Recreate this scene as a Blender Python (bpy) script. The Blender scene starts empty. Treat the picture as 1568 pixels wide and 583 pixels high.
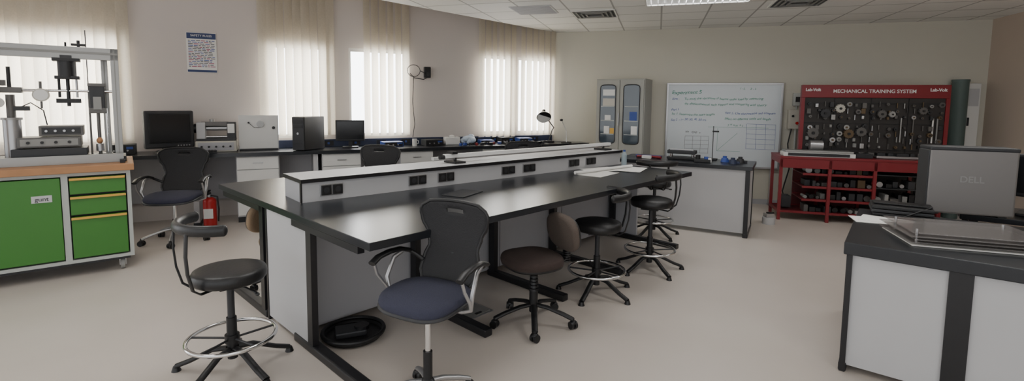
import bpy, bmesh, math, random
from mathutils import Matrix, Vector
random.seed(7)
D=bpy.data; SC=bpy.context.scene; COL=SC.collection
rad=math.radians
# ---------------------------------------------------------------- materials
MATS={}
def mat(name,col,rough=0.5,metal=0.0,var=0.0,scale=8.0,bump=0.0,spec=0.5,emit=None,trans=0.0,alpha=1.0):
    if name in MATS: return MATS[name]
    m=D.materials.new(name); m.use_nodes=True; nt=m.node_tree; b=nt.nodes['Principled BSDF']
    b.inputs['Base Color'].default_value=(*col,1); b.inputs['Roughness'].default_value=rough
    b.inputs['Metallic'].default_value=metal; b.inputs['Specular IOR Level'].default_value=spec
    b.inputs['Alpha'].default_value=alpha
    tc=nt.nodes.new('ShaderNodeTexCoord'); n=nt.nodes.new('ShaderNodeTexNoise'); n.inputs['Scale'].default_value=scale
    n.inputs['Detail'].default_value=5
    nt.links.new(tc.outputs['Object'],n.inputs['Vector'])
    mx=nt.nodes.new('ShaderNodeMix'); mx.data_type='RGBA'
    v=max(var,0.02)
    mx.inputs[6].default_value=(*[c*(1-v) for c in col],1); mx.inputs[7].default_value=(*[min(1,c*(1+v)) for c in col],1)
    nt.links.new(n.outputs['Fac'],mx.inputs[0]); nt.links.new(mx.outputs[2],b.inputs['Base Color'])
    if bump>0:
        bp=nt.nodes.new('ShaderNodeBump'); bp.inputs['Strength'].default_value=bump; bp.inputs['Distance'].default_value=0.01
        nt.links.new(n.outputs['Fac'],bp.inputs['Height']); nt.links.new(bp.outputs['Normal'],b.inputs['Normal'])
    if emit: b.inputs['Emission Color'].default_value=(*emit[:3],1); b.inputs['Emission Strength'].default_value=emit[3]
    MATS[name]=m; return m
WALLP=mat('plaster_pinkish',(.61,.565,.535),.9,var=.03,scale=1.5,bump=.02)
WALLF=mat('plaster_beige',(.57,.55,.475),.9,var=.03,scale=1.2,bump=.02)
WALLR=mat('plaster_warm',(.50,.42,.35),.9,var=.03,scale=1.2)
BLK=mat('black_laminate',(.010,.010,.012),.38,var=.15,scale=20)
BTOP=mat('black_worktop',(.014,.016,.020),.28,var=.25,scale=6,bump=.02)
PLA=mat('black_plastic',(.009,.009,.010),.45)
PLA2=mat('charcoal_plastic',(.024,.025,.028),.5)
VIN=mat('black_vinyl',(.010,.010,.011),.42,var=.1,scale=60,bump=.1)
MESHM=mat('dark_mesh_fabric',(.018,.018,.020),.75,var=.2,scale=120,bump=.3)
BLUEF=mat('navy_fabric',(.032,.034,.058),.95,var=.2,scale=150,bump=.3)
BRN=mat('brown_fabric',(.045,.030,.026),.95,var=.2,scale=150,bump=.3)
TAN=mat('tan_fabric',(.27,.19,.12),.9,var=.15,scale=100,bump=.2)
TAUPE=mat('taupe_fabric',(.10,.078,.065),.95,var=.2,scale=150,bump=.3)
SIL=mat('silver_metal',(.45,.45,.46),.35,.8)
CHR=mat('chrome',(.7,.7,.7),.15,1.0)
ALU=mat('aluminium',(.34,.34,.33),.4,.6)
GRYP=mat('grey_laminate',(.40,.40,.42),.6,var=.03,scale=3)
GRYL=mat('light_grey_laminate',(.50,.50,.51),.6,var=.03,scale=3)
WHT=mat('white_plastic',(.72,.72,.70),.5)
PAPER=mat('paper',(.78,.77,.74),.8)
CREAM=mat('cream_plastic',(.50,.48,.42),.5)
WOOD=mat('beech_worktop',(.38,.19,.085),.5,var=.25,scale=5)
GRN=mat('green_enamel',(.040,.18,.022),.45,var=.05,scale=3)
GRYE=mat('grey_enamel',(.42,.44,.42),.5)
CABG=mat('cabinet_grey',(.33,.33,.30),.5)
GOLD=mat('yellow_handle',(.62,.36,.06),.4)
RED=mat('red_enamel',(.20,.014,.02),.4)
REDX=mat('red_gloss',(.42,.015,.015),.3)
BLUE=mat('blue_plastic',(.03,.07,.30),.45)
NAVY=mat('navy_trunking',(.02,.03,.07),.45)
GLS=mat('dark_glass',(.06,.08,.10),.08,spec=.8)
SCRN=mat('screen_glass',(.010,.011,.013),.15,spec=.5)
PCG=mat('pc_grey',(.19,.18,.175),.4,.2)
PIPE=mat('pipe_grey_green',(.10,.14,.13),.6)
BOARD=mat('dark_panel_board',(.028,.024,.022),.6,var=.2,scale=10)
WB=mat('whiteboard_enamel',(.62,.67,.70),.22,var=.03,scale=1.5)
INKG=mat('ink_green',(.05,.26,.18),.6); INKB=mat('ink_blue',(.05,.09,.32),.6); INKK=mat('ink_black',(.07,.07,.08),.6)
ACR=mat('smoked_acrylic',(.26,.24,.23),.12,spec=.8,alpha=.45)
CERT=mat('vent_grey',(.25,.25,.24),.6)
DRK=mat('worn_steel',(.12,.115,.11),.45,.5); DRK2=mat('bronze_part',(.13,.09,.05),.5,.4)
# floor
def floor_mat():
    m=D.materials.new('epoxy_floor'); m.use_nodes=True; nt=m.node_tree; b=nt.nodes['Principled BSDF']
    tc=nt.nodes.new('ShaderNodeTexCoord')
    n=nt.nodes.new('ShaderNodeTexNoise'); n.inputs['Scale'].default_value=.9; n.inputs['Detail'].default_value=6
    n2=nt.nodes.new('ShaderNodeTexNoise'); n2.inputs['Scale'].default_value=90
    nt.links.new(tc.outputs['Object'],n.inputs['Vector']); nt.links.new(tc.outputs['Object'],n2.inputs['Vector'])
    r=nt.nodes.new('ShaderNodeValToRGB'); r.color_ramp.elements[0].position=.3; r.color_ramp.elements[1].position=.7
    r.color_ramp.elements[0].color=(.53,.475,.425,1); r.color_ramp.elements[1].color=(.59,.535,.485,1)
    nt.links.new(n.outputs['Fac'],r.inputs[0]); nt.links.new(r.outputs[0],b.inputs['Base Color'])
    b.inputs['Roughness'].default_value=.34; b.inputs['Specular IOR Level'].default_value=.5
    bp=nt.nodes.new('ShaderNodeBump'); bp.inputs['Strength'].default_value=.03
    nt.links.new(n2.outputs['Fac'],bp.inputs['Height']); nt.links.new(bp.outputs['Normal'],b.inputs['Normal'])
    return m
def ceil_mat():
    m=D.materials.new('ceiling_tiles'); m.use_nodes=True; nt=m.node_tree; b=nt.nodes['Principled BSDF']
    tc=nt.nodes.new('ShaderNodeTexCoord'); mp=nt.nodes.new('ShaderNodeMapping')
    mp.inputs['Rotation'].default_value=(0,0,rad(16.5))
    br=nt.nodes.new('ShaderNodeTexBrick'); br.offset=0; br.inputs['Scale'].default_value=1
    br.inputs['Brick Width'].default_value=.6; br.inputs['Row Height'].default_value=.6; br.inputs['Mortar Size'].default_value=.012
    br.inputs['Color1'].default_value=(.84,.84,.82,1); br.inputs['Color2'].default_value=(.77,.77,.75,1); br.inputs['Mortar'].default_value=(.42,.42,.41,1)
    nt.links.new(tc.outputs['Object'],mp.inputs[0]); nt.links.new(mp.outputs[0],br.inputs['Vector']); nt.links.new(br.outputs['Color'],b.inputs['Base Color'])
    b.inputs['Roughness'].default_value=.9
    return m
def blind_mat():
    m=D.materials.new('blind_fabric'); m.use_nodes=True; nt=m.node_tree; nt.nodes.clear()
    o=nt.nodes.new('ShaderNodeOutputMaterial'); d=nt.nodes.new('ShaderNodeBsdfDiffuse'); t=nt.nodes.new('ShaderNodeBsdfTranslucent'); mx=nt.nodes.new('ShaderNodeMixShader')
    tc=nt.nodes.new('ShaderNodeTexCoord'); n=nt.nodes.new('ShaderNodeTexNoise'); n.inputs['Scale'].default_value=60
    r=nt.nodes.new('ShaderNodeValToRGB'); r.color_ramp.elements[0].color=(.64,.59,.49,1); r.color_ramp.elements[1].color=(.76,.71,.61,1)
    nt.links.new(tc.outputs['Object'],n.inputs['Vector']); nt.links.new(n.outputs['Fac'],r.inputs[0])
    nt.links.new(r.outputs[0],d.inputs['Color']); nt.links.new(r.outputs[0],t.inputs['Color'])
    mx.inputs[0].default_value=.42
    nt.links.new(d.outputs[0],mx.inputs[1]); nt.links.new(t.outputs[0],mx.inputs[2]); nt.links.new(mx.outputs[0],o.inputs[0])
    return m
def glass_mat():
    m=D.materials.new('window_glass'); m.use_nodes=True; nt=m.node_tree; nt.nodes.clear()
    o=nt.nodes.new('ShaderNodeOutputMaterial'); d=nt.nodes.new('ShaderNodeBsdfTransparent'); t=nt.nodes.new('ShaderNodeBsdfGlossy'); mx=nt.nodes.new('ShaderNodeMixShader')
    t.inputs['Roughness'].default_value=.05; mx.inputs[0].default_value=.06
    nt.links.new(d.outputs[0],mx.inputs[1]); nt.links.new(t.outputs[0],mx.inputs[2]); nt.links.new(mx.outputs[0],o.inputs[0]); return m
FLOOR=floor_mat(); CEIL=ceil_mat(); BLIND=blind_mat(); WGL=glass_mat()
# ---------------------------------------------------------------- mesh builder
class B:
    def __init__(s): s.v=[];s.f=[];s.mi=[];s.sm=[];s.mats=[]
    def add(s,vs,fs,m,smooth=False,M=None):
        if m not in s.mats: s.mats.append(m)
        k=s.mats.index(m); o=len(s.v)
        for p in vs:
            p=Vector(p); s.v.append(M@p if M else p)
        for f in fs: s.f.append([i+o for i in f]); s.mi.append(k); s.sm.append(smooth)
    def box(s,c,d,m,bev=0,M=None,rz=0,rx=0,ry=0):
        bm=bmesh.new(); bmesh.ops.create_cube(bm,size=1)
        for v in bm.verts: v.co=Vector((v.co.x*d[0],v.co.y*d[1],v.co.z*d[2]))
        if bev>0: bmesh.ops.bevel(bm,geom=list(bm.edges),offset=min(bev,min(d)*.45),segments=2,affect='EDGES',profile=.6)
        T=Matrix.Translation(c)@Matrix.Rotation(rz,4,'Z')@Matrix.Rotation(ry,4,'Y')@Matrix.Rotation(rx,4,'X')
        if M: T=M@T
        bm.verts.index_update()
        s.add([v.co.copy() for v in bm.verts],[[v.index for v in f.verts] for f in bm.faces],m,False,T); bm.free()
    def bx(s,x0,x1,y0,y1,z0,z1,m,bev=0,M=None):
        s.box(((x0+x1)/2,(y0+y1)/2,(z0+z1)/2),(abs(x1-x0),abs(y1-y0),abs(z1-z0)),m,bev,M)
    def cyl(s,p0,p1,r0,m,r1=None,n=16,caps=True):
        p0=Vector(p0);p1=Vector(p1); r1=r0 if r1 is None else r1
        z=(p1-p0).normalized(); x=z.orthogonal().normalized(); y=z.cross(x)
        vs=[];fs=[]
        for p,r in((p0,r0),(p1,r1)):
            for i in range(n):
                a=2*math.pi*i/n; vs.append(p+x*r*math.cos(a)+y*r*math.sin(a))
        for i in range(n): j=(i+1)%n; fs.append([i,j,n+j,n+i])
        s.add(vs,fs,m,True)
        if caps:
            s.add(vs[:n],[list(range(n))[::-1]],m); s.add(vs[n:],[list(range(n))],m)
    def tube(s,pts,r,m,closed=False,n=8,flat=None):
        pts=[Vector(p) for p in pts]; N=len(pts); vs=[];fs=[]
        up=None
        for i,p in enumerate(pts):
            if closed: t=(pts[(i+1)%N]-pts[i-1]).normalized()
            else: t=(pts[min(i+1,N-1)]-pts[max(i-1,0)]).normalized()
            if up is None:
                up=Vector((0,0,1)) if abs(t.z)<.9 else Vector((0,1,0))
                if flat and len(flat)>2: up=Vector(flat[2])
            up=(up-t*up.dot(t)).normalized(); sd=t.cross(up)
            rr=r[i] if isinstance(r,(list,tuple)) else r
            a1,a2=(rr,rr) if not flat else (flat[0],flat[1])
            for k in range(n):
                a=2*math.pi*k/n; vs.append(p+sd*a1*math.cos(a)+up*a2*math.sin(a))
        for i in range(N if closed else N-1):
            j=(i+1)%N
            for k in range(n):
                l=(k+1)%n; fs.append([i*n+k,i*n+l,j*n+l,j*n+k])
        s.add(vs,fs,m,True)
        if not closed:
            s.add(vs[:n],[list(range(n))],m); s.add(vs[-n:],[list(range(n))[::-1]],m)
    def ell(s,c,r,m,n=14,k=9,M=None):
        vs=[];fs=[]
        for i in range(k+1):
            ph=math.pi*i/k
            for j in range(n):
                a=2*math.pi*j/n; vs.append((c[0]+r[0]*math.sin(ph)*math.cos(a),c[1]+r[1]*math.sin(ph)*math.sin(a),c[2]+r[2]*math.cos(ph)))
        for i in range(k):
            for j in range(n):
                l=(j+1)%n; fs.append([i*n+j,(i+1)*n+j,(i+1)*n+l,i*n+l])
        s.add(vs,fs,m,True,M)
    def cushion(s,c,hx,hy,th,m,e=2.0,crown=.012,n=36,M=None,dip=0):
        prof=[(0.80,-th/2),(.93,-th/2+.004),(.985,-th*.25),(1,0),(.985,th*.25),(.95,th*.42),(.85,th/2),(.6,th/2+crown*.6),(.3,th/2+crown)]
        vs=[];fs=[]
        for sc,z in prof:
            for i in range(n):
                a=2*math.pi*i/n; ca,sa=math.cos(a),math.sin(a)
                x=abs(ca)**(2/e)*(1 if ca>0 else -1); y=abs(sa)**(2/e)*(1 if sa>0 else -1)
                vs.append((c[0]+hx*sc*x,c[1]+hy*sc*y,c[2]+z-dip*max(0,y*sc)**2))
        R=len(prof)
        for i in range(R-1):
            for j in range(n): l=(j+1)%n; fs.append([i*n+j,i*n+l,(i+1)*n+l,(i+1)*n+j])
        fs.append(list(range(n))[::-1]); fs.append([(R-1)*n+i for i in range(n)])
        s.add(vs,fs,m,True,M)
    def sheet(s,fn,nu,nv,th,m,hole=None):
        g=[[fn(i/nu,j/nv) for i in range(nu+1)] for j in range(nv+1)]
        vs=[];idx={}
        for sgn in(0,1):
            for j in range(nv+1):
                for i in range(nu+1):
                    p,nn=g[j][i]; vs.append(p+nn*(th if sgn else 0)); idx[(sgn,i,j)]=len(vs)-1
        cells={(i,j) for i in range(nu) for j in range(nv) if not(hole and hole(i,j))}
        fs=[]
        for(i,j) in cells:
            fs.append([idx[0,i,j],idx[0,i,j+1],idx[0,i+1,j+1],idx[0,i+1,j]])
            fs.append([idx[1,i,j],idx[1,i+1,j],idx[1,i+1,j+1],idx[1,i,j+1]])
            for di,dj,a,b in((-1,0,(i,j),(i,j+1)),(1,0,(i+1,j+1),(i+1,j)),(0,-1,(i+1,j),(i,j)),(0,1,(i,j+1),(i+1,j+1))):
                if (i+di,j+dj) not in cells: fs.append([idx[(0,)+a],idx[(1,)+a],idx[(1,)+b],idx[(0,)+b]])
        s.add(vs,fs,m,True)
    def prism(s,poly,z0,z1,m,M=None):
        n=len(poly); vs=[(x,y,z0) for x,y in poly]+[(x,y,z1) for x,y in poly]
        fs=[list(range(n))[::-1],[n+i for i in range(n)]]+[[i,(i+1)%n,n+(i+1)%n,n+i] for i in range(n)]
        s.add(vs,fs,m,False,M)
    def mesh(s,name):
        me=D.meshes.new(name); me.from_pydata([tuple(v) for v in s.v],[],s.f)
        for m in s.mats: me.materials.append(m)
        me.polygons.foreach_set('material_index',s.mi); me.polygons.foreach_set('use_smooth',s.sm)
        bm=bmesh.new(); bm.from_mesh(me); bmesh.ops.recalc_face_normals(bm,faces=bm.faces); bm.to_mesh(me); bm.free()
        me.update(); return me
    def obj(s,name,loc=(0,0,0),rz=0,sc=1.0):
        return inst(name,s.mesh(name),loc,rz,sc)
def inst(name,me,loc=(0,0,0),rz=0,sc=1.0):
    o=D.objects.new(name,me); o.location=loc; o.rotation_euler=(0,0,rz); o.scale=(sc,)*3 if not isinstance(sc,tuple) else sc
    COL.objects.link(o); return o
def text(name,body,size,m,parent,loc,rot=(rad(90),0,0),ext=.0008,bold=0,align='CENTER'):
    c=D.curves.new(name,'FONT'); c.body=body; c.size=size; c.extrude=ext; c.align_x=align; c.align_y='CENTER'; c.offset=bold
    t=D.objects.new(name+'_tmp',c); COL.objects.link(t)
    bpy.context.view_layer.update()
    me=D.meshes.new_from_object(t.evaluated_get(bpy.context.evaluated_depsgraph_get())); D.objects.remove(t)
    me.materials.clear(); me.materials.append(m)
    o=D.objects.new(name,me); COL.objects.link(o); o.parent=parent; o.location=loc; o.rotation_euler=rot; return o
# ---------------------------------------------------------------- room frames
C=Vector((.75,8.87)); AL=math.atan2(.4254,.905); AF=rad(-16.5)
def WL(q,p,z=0): return (C.x-.905*q+.4254*p, C.y-.4254*q-.905*p, z)
ZC=2.85
b=B(); b.bx(-11,9,-3,10.5,-.1,0,FLOOR); b.obj('floor')
poly=[(.75,8.87),(6.8,7.08),(3.97,-2.5),(-9.4,-2.5),(-9.4,-2.31)]
b=B(); b.prism(poly,ZC,ZC+.04,CEIL); b.obj('ceiling')
# recess along the window wall
b=B(); b.prism([(.75,8.87),(-9.4,-2.31),(-9.4,4.1)],3.75,3.8,WALLP); b.obj('ceiling_recess')
b=B(); b.prism([(.75,8.87),(.80,8.86),(-9.35,-2.36),(-9.4,-2.31)],ZC+.04,3.8,WALLP); b.obj('trim_1')
# left wall with openings
wins=[(6.25,7.9),(3.85,4.62),(2.66,3.53),(.86,1.42),(.10,.74)]
ZS,ZT=1.06,2.38
b=B(); last=11.2
for q1,q0 in [(w[1],w[0]) for w in wins]:
    b.bx(-last,-q1,0,.25,0,3.8,WALLP); b.bx(-q1,-q0,0,.25,0,ZS,WALLP); b.bx(-q1,-q0,0,.25,ZT,3.8,WALLP); last=q0
b.bx(-last,.05,0,.25,0,3.8,WALLP)
b.obj('wall_left',(C.x,C.y,0),AL)
for i,(q0,q1) in enumerate(wins):
    b=B(); y0,y1=.01,.05
    b.bx(-q1,-q1+.03,y0,y1,ZS,ZT,WHT); b.bx(-q0-.05,-q0,y0,y1,ZS,ZT,WHT); b.bx(-q1+.03,-q0-.05,y0,y1,ZS,ZS+.05,WHT); b.bx(-q1+.03,-q0-.05,y0,y1,ZT-.05,ZT,WHT)
    mq=-(q0+q1)/2
    if q1-q0>1: b.bx(mq-.03,mq+.03,y0,y1,ZS+.05,ZT-.05,WHT)
    b.bx(-q1+.03,-q0-.05,.028,.032,ZS+.05,ZT-.05,WGL)
    b.obj('window_%d'%(i+1),(C.x,C.y,0),AL)
# far wall, right wall
b=B(); b.bx(0,6.6,0,.25,0,2.95,WALLF); b.obj('wall_far',(C.x,C.y,0),AF)
b=B(); b.bx(0,10,0,.25,0,2.95,WALLR); b.obj('wall_right',(6.80,7.08,0),rad(-106.5))
b=B(); b.bx(.0,6.3,-.015,0,0,.08,GRYP); b.obj('baseboard_far',(C.x,C.y,0),AF)
# blinds
def blind(q0,q1,zb,name='vertical_blind'):
    b=B(); n=max(2,int((q1-q0)/.108)); st=(q1-q0)/n
    for i in range(n):
        q=q0+(i+.5)*st; a=rad(random.uniform(16,40)); hw=.062; zz=zb+random.uniform(-.008,.008)
        dx=hw*math.cos(a); dy=hw*math.sin(a); cx=-q; cy=-.10
        cols=5; vs=[]; 
        for z in (zz,3.55):
            for k in range(cols):
                u=k/(cols-1)*2-1; vs.append((cx+dx*u-.010*(1-u*u)*math.sin(a),cy+dy*u-.012*(1-u*u),z))
        b.add(vs,[[k,k+1,cols+k+1,cols+k] for k in range(cols-1)],BLIND,True)
        b.tube([(cx-dx,cy-dy,zz+.02),(cx+dx,cy+dy,zz+.02)],.002,WHT,n=5)
    b.bx(-q1,-q0,-.13,-.07,3.55,3.60,WHT)
    return b.obj(name,(C.x,C.y,0),AL)
blind(6.15,8.3,1.06); blind(3.74,4.72,1.10); blind(2.64,3.34,1.08); blind(.80,1.50,1.02); blind(.03,.74,1.04)
# ceiling fixtures
def diffuser(x,y,s=.58):
    b=B()
    for k in range(4):
        a=s/2-k*.06; t=.022; z0=-.012-k*.004
        for sx,sy in((0,1),(0,-1),(1,0),(-1,0)):
            if sx==0: b.bx(-a,a,sy*a-t/2,sy*a+t/2,z0,0,CERT if k else WHT)
            else: b.bx(sx*a-t/2,sx*a+t/2,-a,a,z0,0,CERT if k else WHT)
    b.bx(-s/2,s/2,-s/2,s/2,-.004,0,PLA2)
    b.obj('ceiling_air_diffuser',(x,y,ZC),AF)
diffuser(3.45,6.05); diffuser(1.14,7.0)
# plain grille panel
b=B(); b.bx(-.28,.28,-.28,.28,-.008,0,GRYL)
for k in range(11): b.bx(-.26,.26,-.25+k*.05-.008,-.25+k*.05+.008,-.014,-.008,GRYP)
b.obj('ceiling_return_grille',(.28,6.75,ZC),AF)
def area(name,loc,rot,sx,sy,e,col=(1,1,1)):
    l=D.lights.new(name,'AREA'); l.shape='RECTANGLE'; l.size=sx; l.size_y=sy; l.energy=e; l.color=col
    o=D.objects.new(name,l); COL.objects.link(o); o.location=loc; o.rotation_euler=rot; return o
def fixture(x,y,L=1.18,e=23):
    b=B(); b.bx(-L/2,L/2,-.29,.29,-.006,0,WHT)
    for sy in(-.28,.28): b.bx(-L/2,L/2,sy-.012,sy+.012,-.03,0,WHT)
    for sx in(-L/2,L/2): b.bx(sx-.012,sx+.012,-.28,.28,-.03,0,WHT)
    for k in range(14):
        x0=-L/2+.06+k*(L-.12)/13; b.bx(x0-.002,x0+.002,-.27,.27,-.040,-.016,SIL)
    b.obj('ceiling_light_real_and_added',(x,y,ZC),AF)
    area('fixture_fill_light',(x,y,ZC-.012),(0,0,AF),L-.06,.5,e,(1,.985,.96))
fixture(2.15,5.84); fixture(4.5,4.4); fixture(2.2,3.2); fixture(-.7,3.6); fixture(-.4,.9,e=12); fixture(2.6,.6,e=12); fixture(-3.0,1.2,e=14); fixture(-2.9,3.4)  # first light is in view; the rest are unseen, added as room fill
# ---------------------------------------------------------------- central bench
TF=Vector((-.73,2.47)); AU=math.atan2(.724,.69)
def CB(s,t,z=0): return (TF.x+.69*s-.724*t, TF.y+.724*s+.69*t, z)
b=B(); LN,WD=3.91,2.5; ZT_=.87
b.bx(0,LN,0,WD,ZT_-.045,ZT_,BTOP,.004)
b.bx(.01,.04,.78,1.43,.03,.82,GRYL)             # end panel
b.bx(.005,.045,.71,.78,0,.825,BLK); b.bx(.005,.045,1.43,1.455,0,.825,BLK)
b.bx(.09,LN-.05,1.0,1.03,.04,.82,GRYP); b.bx(.09,LN-.05,1.43,1.46,.04,.82,GRYP)
b.bx(.05,.09,.98,1.0,.03,.82,GRYP)
for k in (1.0,1.95,2.9): b.bx(k,k+.004,.997,1.0,.04,.82,PLA2)
b.bx(LN-.06,LN-.03,.62,1.9,.03,.82,GRYP)
for s0 in (.0,.92,1.78,2.65,LN-.1):
    b.bx(s0,s0+.07,.10,.99,0,.055,BLK,.01)
    b.bx(s0,s0+.07,1.47,2.35,0,.055,BLK,.01); b.bx(s0,s0+.05,1.49,1.56,.05,.825,BLK)
    if s0>0: b.bx(s0,s0+.05,.90,.97,.05,.825,BLK)
    b.bx(s0,s0+.04,.12,.98,.785,.825,BLK); b.bx(s0,s0+.04,1.5,2.38,.785,.825,BLK)
b.obj('laboratory_island_bench',(TF.x,TF.y,0),AU)
# raised service shelf with sockets
ASH=math.atan2(2.49,2.81)
b=B(); L=3.75
b.bx(0,L,0,.36,.87,1.015,GRYL); b.bx(-.01,L+.01,-.02,.38,1.015,1.04,GRYL,.003)
b.bx(-.014,L+.014,-.024,-.02,1.013,1.041,BLK); b.bx(-.014,-.010,-.02,.38,1.013,1.041,BLK)
b.bx(-.006,0,0,.36,.87,1.013,GRYP)
b.bx(-.010,0,-.004,.02,.87,1.013,BLK)
for k in(.211,.935,1.219,1.94,2.218,2.898,3.187):
    b.bx(k-.085,k+.085,-.010,0,.905,.99,SIL,.003)
    for d in(-.042,.042):
        b.bx(k+d-.036,k+d+.036,-.022,-.010,.912,.983,PLA,.004)
        b.cyl((k+d,-.0235,.948),(k+d,-.022,.948),.022,PLA2)
b.obj('socket_service_shelf',(-1.49,3.44,0),ASH)
# air track on shelf
b=B()
b.bx(1.3,3.72,.12,.17,1.09,1.125,WHT,.004); b.bx(1.3,3.72,.135,.155,1.075,1.09,SIL)
for k in(1.42,3.6):
    b.bx(k-.06,k+.06,.06,.24,1.042,1.058,PLA); b.cyl((k,.145,1.058),(k,.145,1.09),.015,PLA)
b.bx(1.36,1.42,.10,.19,1.125,1.15,PLA,.004); b.cyl((1.3,.145,1.1),(1.25,.145,1.1),.02,PLA)
b.obj('linear_air_track',(-1.49,3.44,0),ASH)
b=B(); b.bx(0,1.8,0,.05,.10,.135,WHT,.004); 
for k in(.15,1.65): b.bx(k-.02,k+.02,-.04,.09,0,.10,PLA2,.004)
b.obj('linear_air_track',CB(1.9,1.95,.871),AU)
# papers on bench
b=B()
for i,(s,t,r) in enumerate(((3.0,.62,.1),(3.3,.75,-.25),(3.55,.55,.3))):
    b.box((s,t,.0022+i*.0022),(.42,.30,.0018),PAPER,rz=r)
b.tube([(2.75,.72,.025),(3.7,.62,.025)],.016,PAPER,n=10)
b.obj('drawing_papers',(TF.x,TF.y,.87),AU)
b=B(); b.box((0,0,.004),(.30,.20,.006),PLA2,.002,rz=.3); b.obj('mouse_mat',CB(1.25,.72,.87),AU)
b=B(); b.cyl((0,0,0),(0,0,.14),.032,mat('clear_bottle',(.45,.55,.6),.1,alpha=.5)); b.cyl((0,0,.14),(0,0,.175),.032,MATS['clear_bottle'],r1=.013); b.cyl((0,0,.175),(0,0,.195),.014,BLUE); b.obj('water_bottle',CB(3.75,.75,.871))
# round tray on floor
b=B(); R=.2
b.cyl((0,0,.008),(0,0,.02),R*.92,PLA,n=40); ring=[(R*math.cos(a*math.pi/20),R*math.sin(a*math.pi/20),.045) for a in range(40)]
b.tube(ring,.014,PLA,closed=True); 
vs=[];fs=[]
for r,z in((R*.92,.008),(R,.045),(R*.98,.045),(R*.9,.02)):
    for a in range(40): vs.append((r*math.cos(a*math.pi/20),r*math.sin(a*math.pi/20),z))
for i in range(3):
    for a in range(40): fs.append([i*40+a,i*40+(a+1)%40,(i+1)*40+(a+1)%40,(i+1)*40+a])
b.add(vs,fs,PLA,True); b.box((-.02,0,.04),(.2,.14,.04),PLA2,.01,rz=.4); b.cyl((0.05,0.02,.05),(.05,.02,.075),.05,PLA)
b.obj('round_black_tray',CB(.31,.76,0))
# floor box
b=B(); b.bx(-.12,.12,-.12,.12,0,.006,SIL,.002); b.bx(-.1,.1,-.1,.1,.006,.009,CERT); b.bx(-.03,.03,-.09,-.07,.009,.013,PLA); b.obj('floor_socket_box',CB(1.15,.5,0),AU)
# ---------------------------------------------------------------- chairs
def star(b,r,m,h0=.11,caster=True,rot=0.3):
    for k in range(5):
        a=rot+2*math.pi*k/5; ca,sa=math.cos(a),math.sin(a)
        pts=[(ca*.03,sa*.03,h0+.03),(ca*r*.35,sa*r*.35,h0+.022),(ca*r*.75,sa*r*.75,h0-.012 if caster else .06),(ca*r,sa*r,.07 if caster else .03)]
        b.tube(pts,1,m,n=8,flat=(.022,.014))
        x,y=ca*r,sa*r
        if caster:
            b.cyl((x,y,.05),(x,y,.08),.010,PLA)
            c=Vector((x,y,.028))
            t2=Vector((math.cos(a+.8),math.sin(a+.8),0))
            b.cyl(c-t2*.026,c-t2*.006,.028,PLA,n=18); b.cyl(c+t2*.006,c+t2*.026,.028,PLA,n=18); b.ell((x,y,.045),(.026,.026,.02),PLA)
        else:
            b.cyl((x,y,0),(x,y,.03),.026,PLA,r1=.016)
def mesh_chair(lift=0.0,name='mesh_office_chair',base_z=1.0):
    b=B(); star(b,.30,SIL,rot=.5)
    b.cyl((0,0,.09),(0,0,.24+lift*.5),.028,PLA); b.cyl((0,0,.24),(0,0,.42+lift),.018,CHR); b.ell((0,0,.13),(.045,.045,.04),PLA)
    n0=len(b.v)
    b.box((0,0,.425),(.2,.24,.04),PLA2,.012); b.cyl((.08,.02,.42),(.24,.03,.41),.006,PLA); b.box((.25,.03,.41),(.05,.025,.012),PLA,.004)
    b.cushion((0,.02,.462),.25,.24,.03,PLA2,e=3.2,dip=.025)
    b.cushion((0,.02,.490),.245,.235,.055,BLUEF,e=3.2,crown=.012,dip=.03)
    ks=[(0,.165),(.12,.19),(.28,.185),(.42,.165),(.58,.185),(.75,.222),(.88,.232),(.96,.215),(1,.165)]
    def hw(v):
        for (a,x),(c,y) in zip(ks,ks[1:]):
            if v<=c:
                t=(v-a)/(c-a); t=t*t*(3-2*t); return x+(y-x)*t
        return ks[-1][1]
    def fn(u,v):
        w=hw(v)*1.06; x=(u*2-1)*w; z=.50+v*.47
        y=-.20-.10*v+.05*math.sin(v*math.pi)*-1+ .45*x*x
        z-= .35*x*x*v
        return Vector((x,y,z)),Vector((0,-.97,-.2))
    b.sheet(fn,16,20,.014,MESHM,hole=lambda i,j:(j==17 and 6<=i<=9))
    fr=[fn(0,j/20)[0]+Vector((0,-.007,0)) for j in range(21)]+[fn(i/12,1)[0]+Vector((0,-.007,0)) for i in range(1,12)]+[fn(1,1-j/20)[0]+Vector((0,-.007,0)) for j in range(21)]
    b.tube(fr,.011,PLA)
    b.tube([(0,-.06,.42),(0,-.20,.42),(0,-.27,.50),(0,-.29,.66)],1,PLA2,flat=(.04,.014,(0,0,1)))
    for sx in(-1,1):
        b.tube([(sx*.08,-.02,.43),(sx*.22,-.02,.425),(sx*.285,-.01,.45),(sx*.30,0,.54),(sx*.295,-.06,.64),(sx*.28,-.16,.67)],.013,SIL)
        b.tube([(sx*.28,-.20,.655),(sx*.287,-.12,.68),(sx*.295,-.02,.685),(sx*.30,.08,.675),(sx*.30,.14,.65)],1,PLA,n=10,flat=(.026,.014))
        b.tube([(sx*.28,-.19,.66),(sx*.25,-.23,.63),(sx*.19,-.235,.60)],.013,PLA)
        b.tube([(sx*.30,.12,.655),(sx*.302,.09,.58),(sx*.295,.02,.5),(sx*.285,-.01,.45)],.010,SIL)
    for v in b.v[n0:]: v.z+=lift
    return b.mesh(name)
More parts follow.
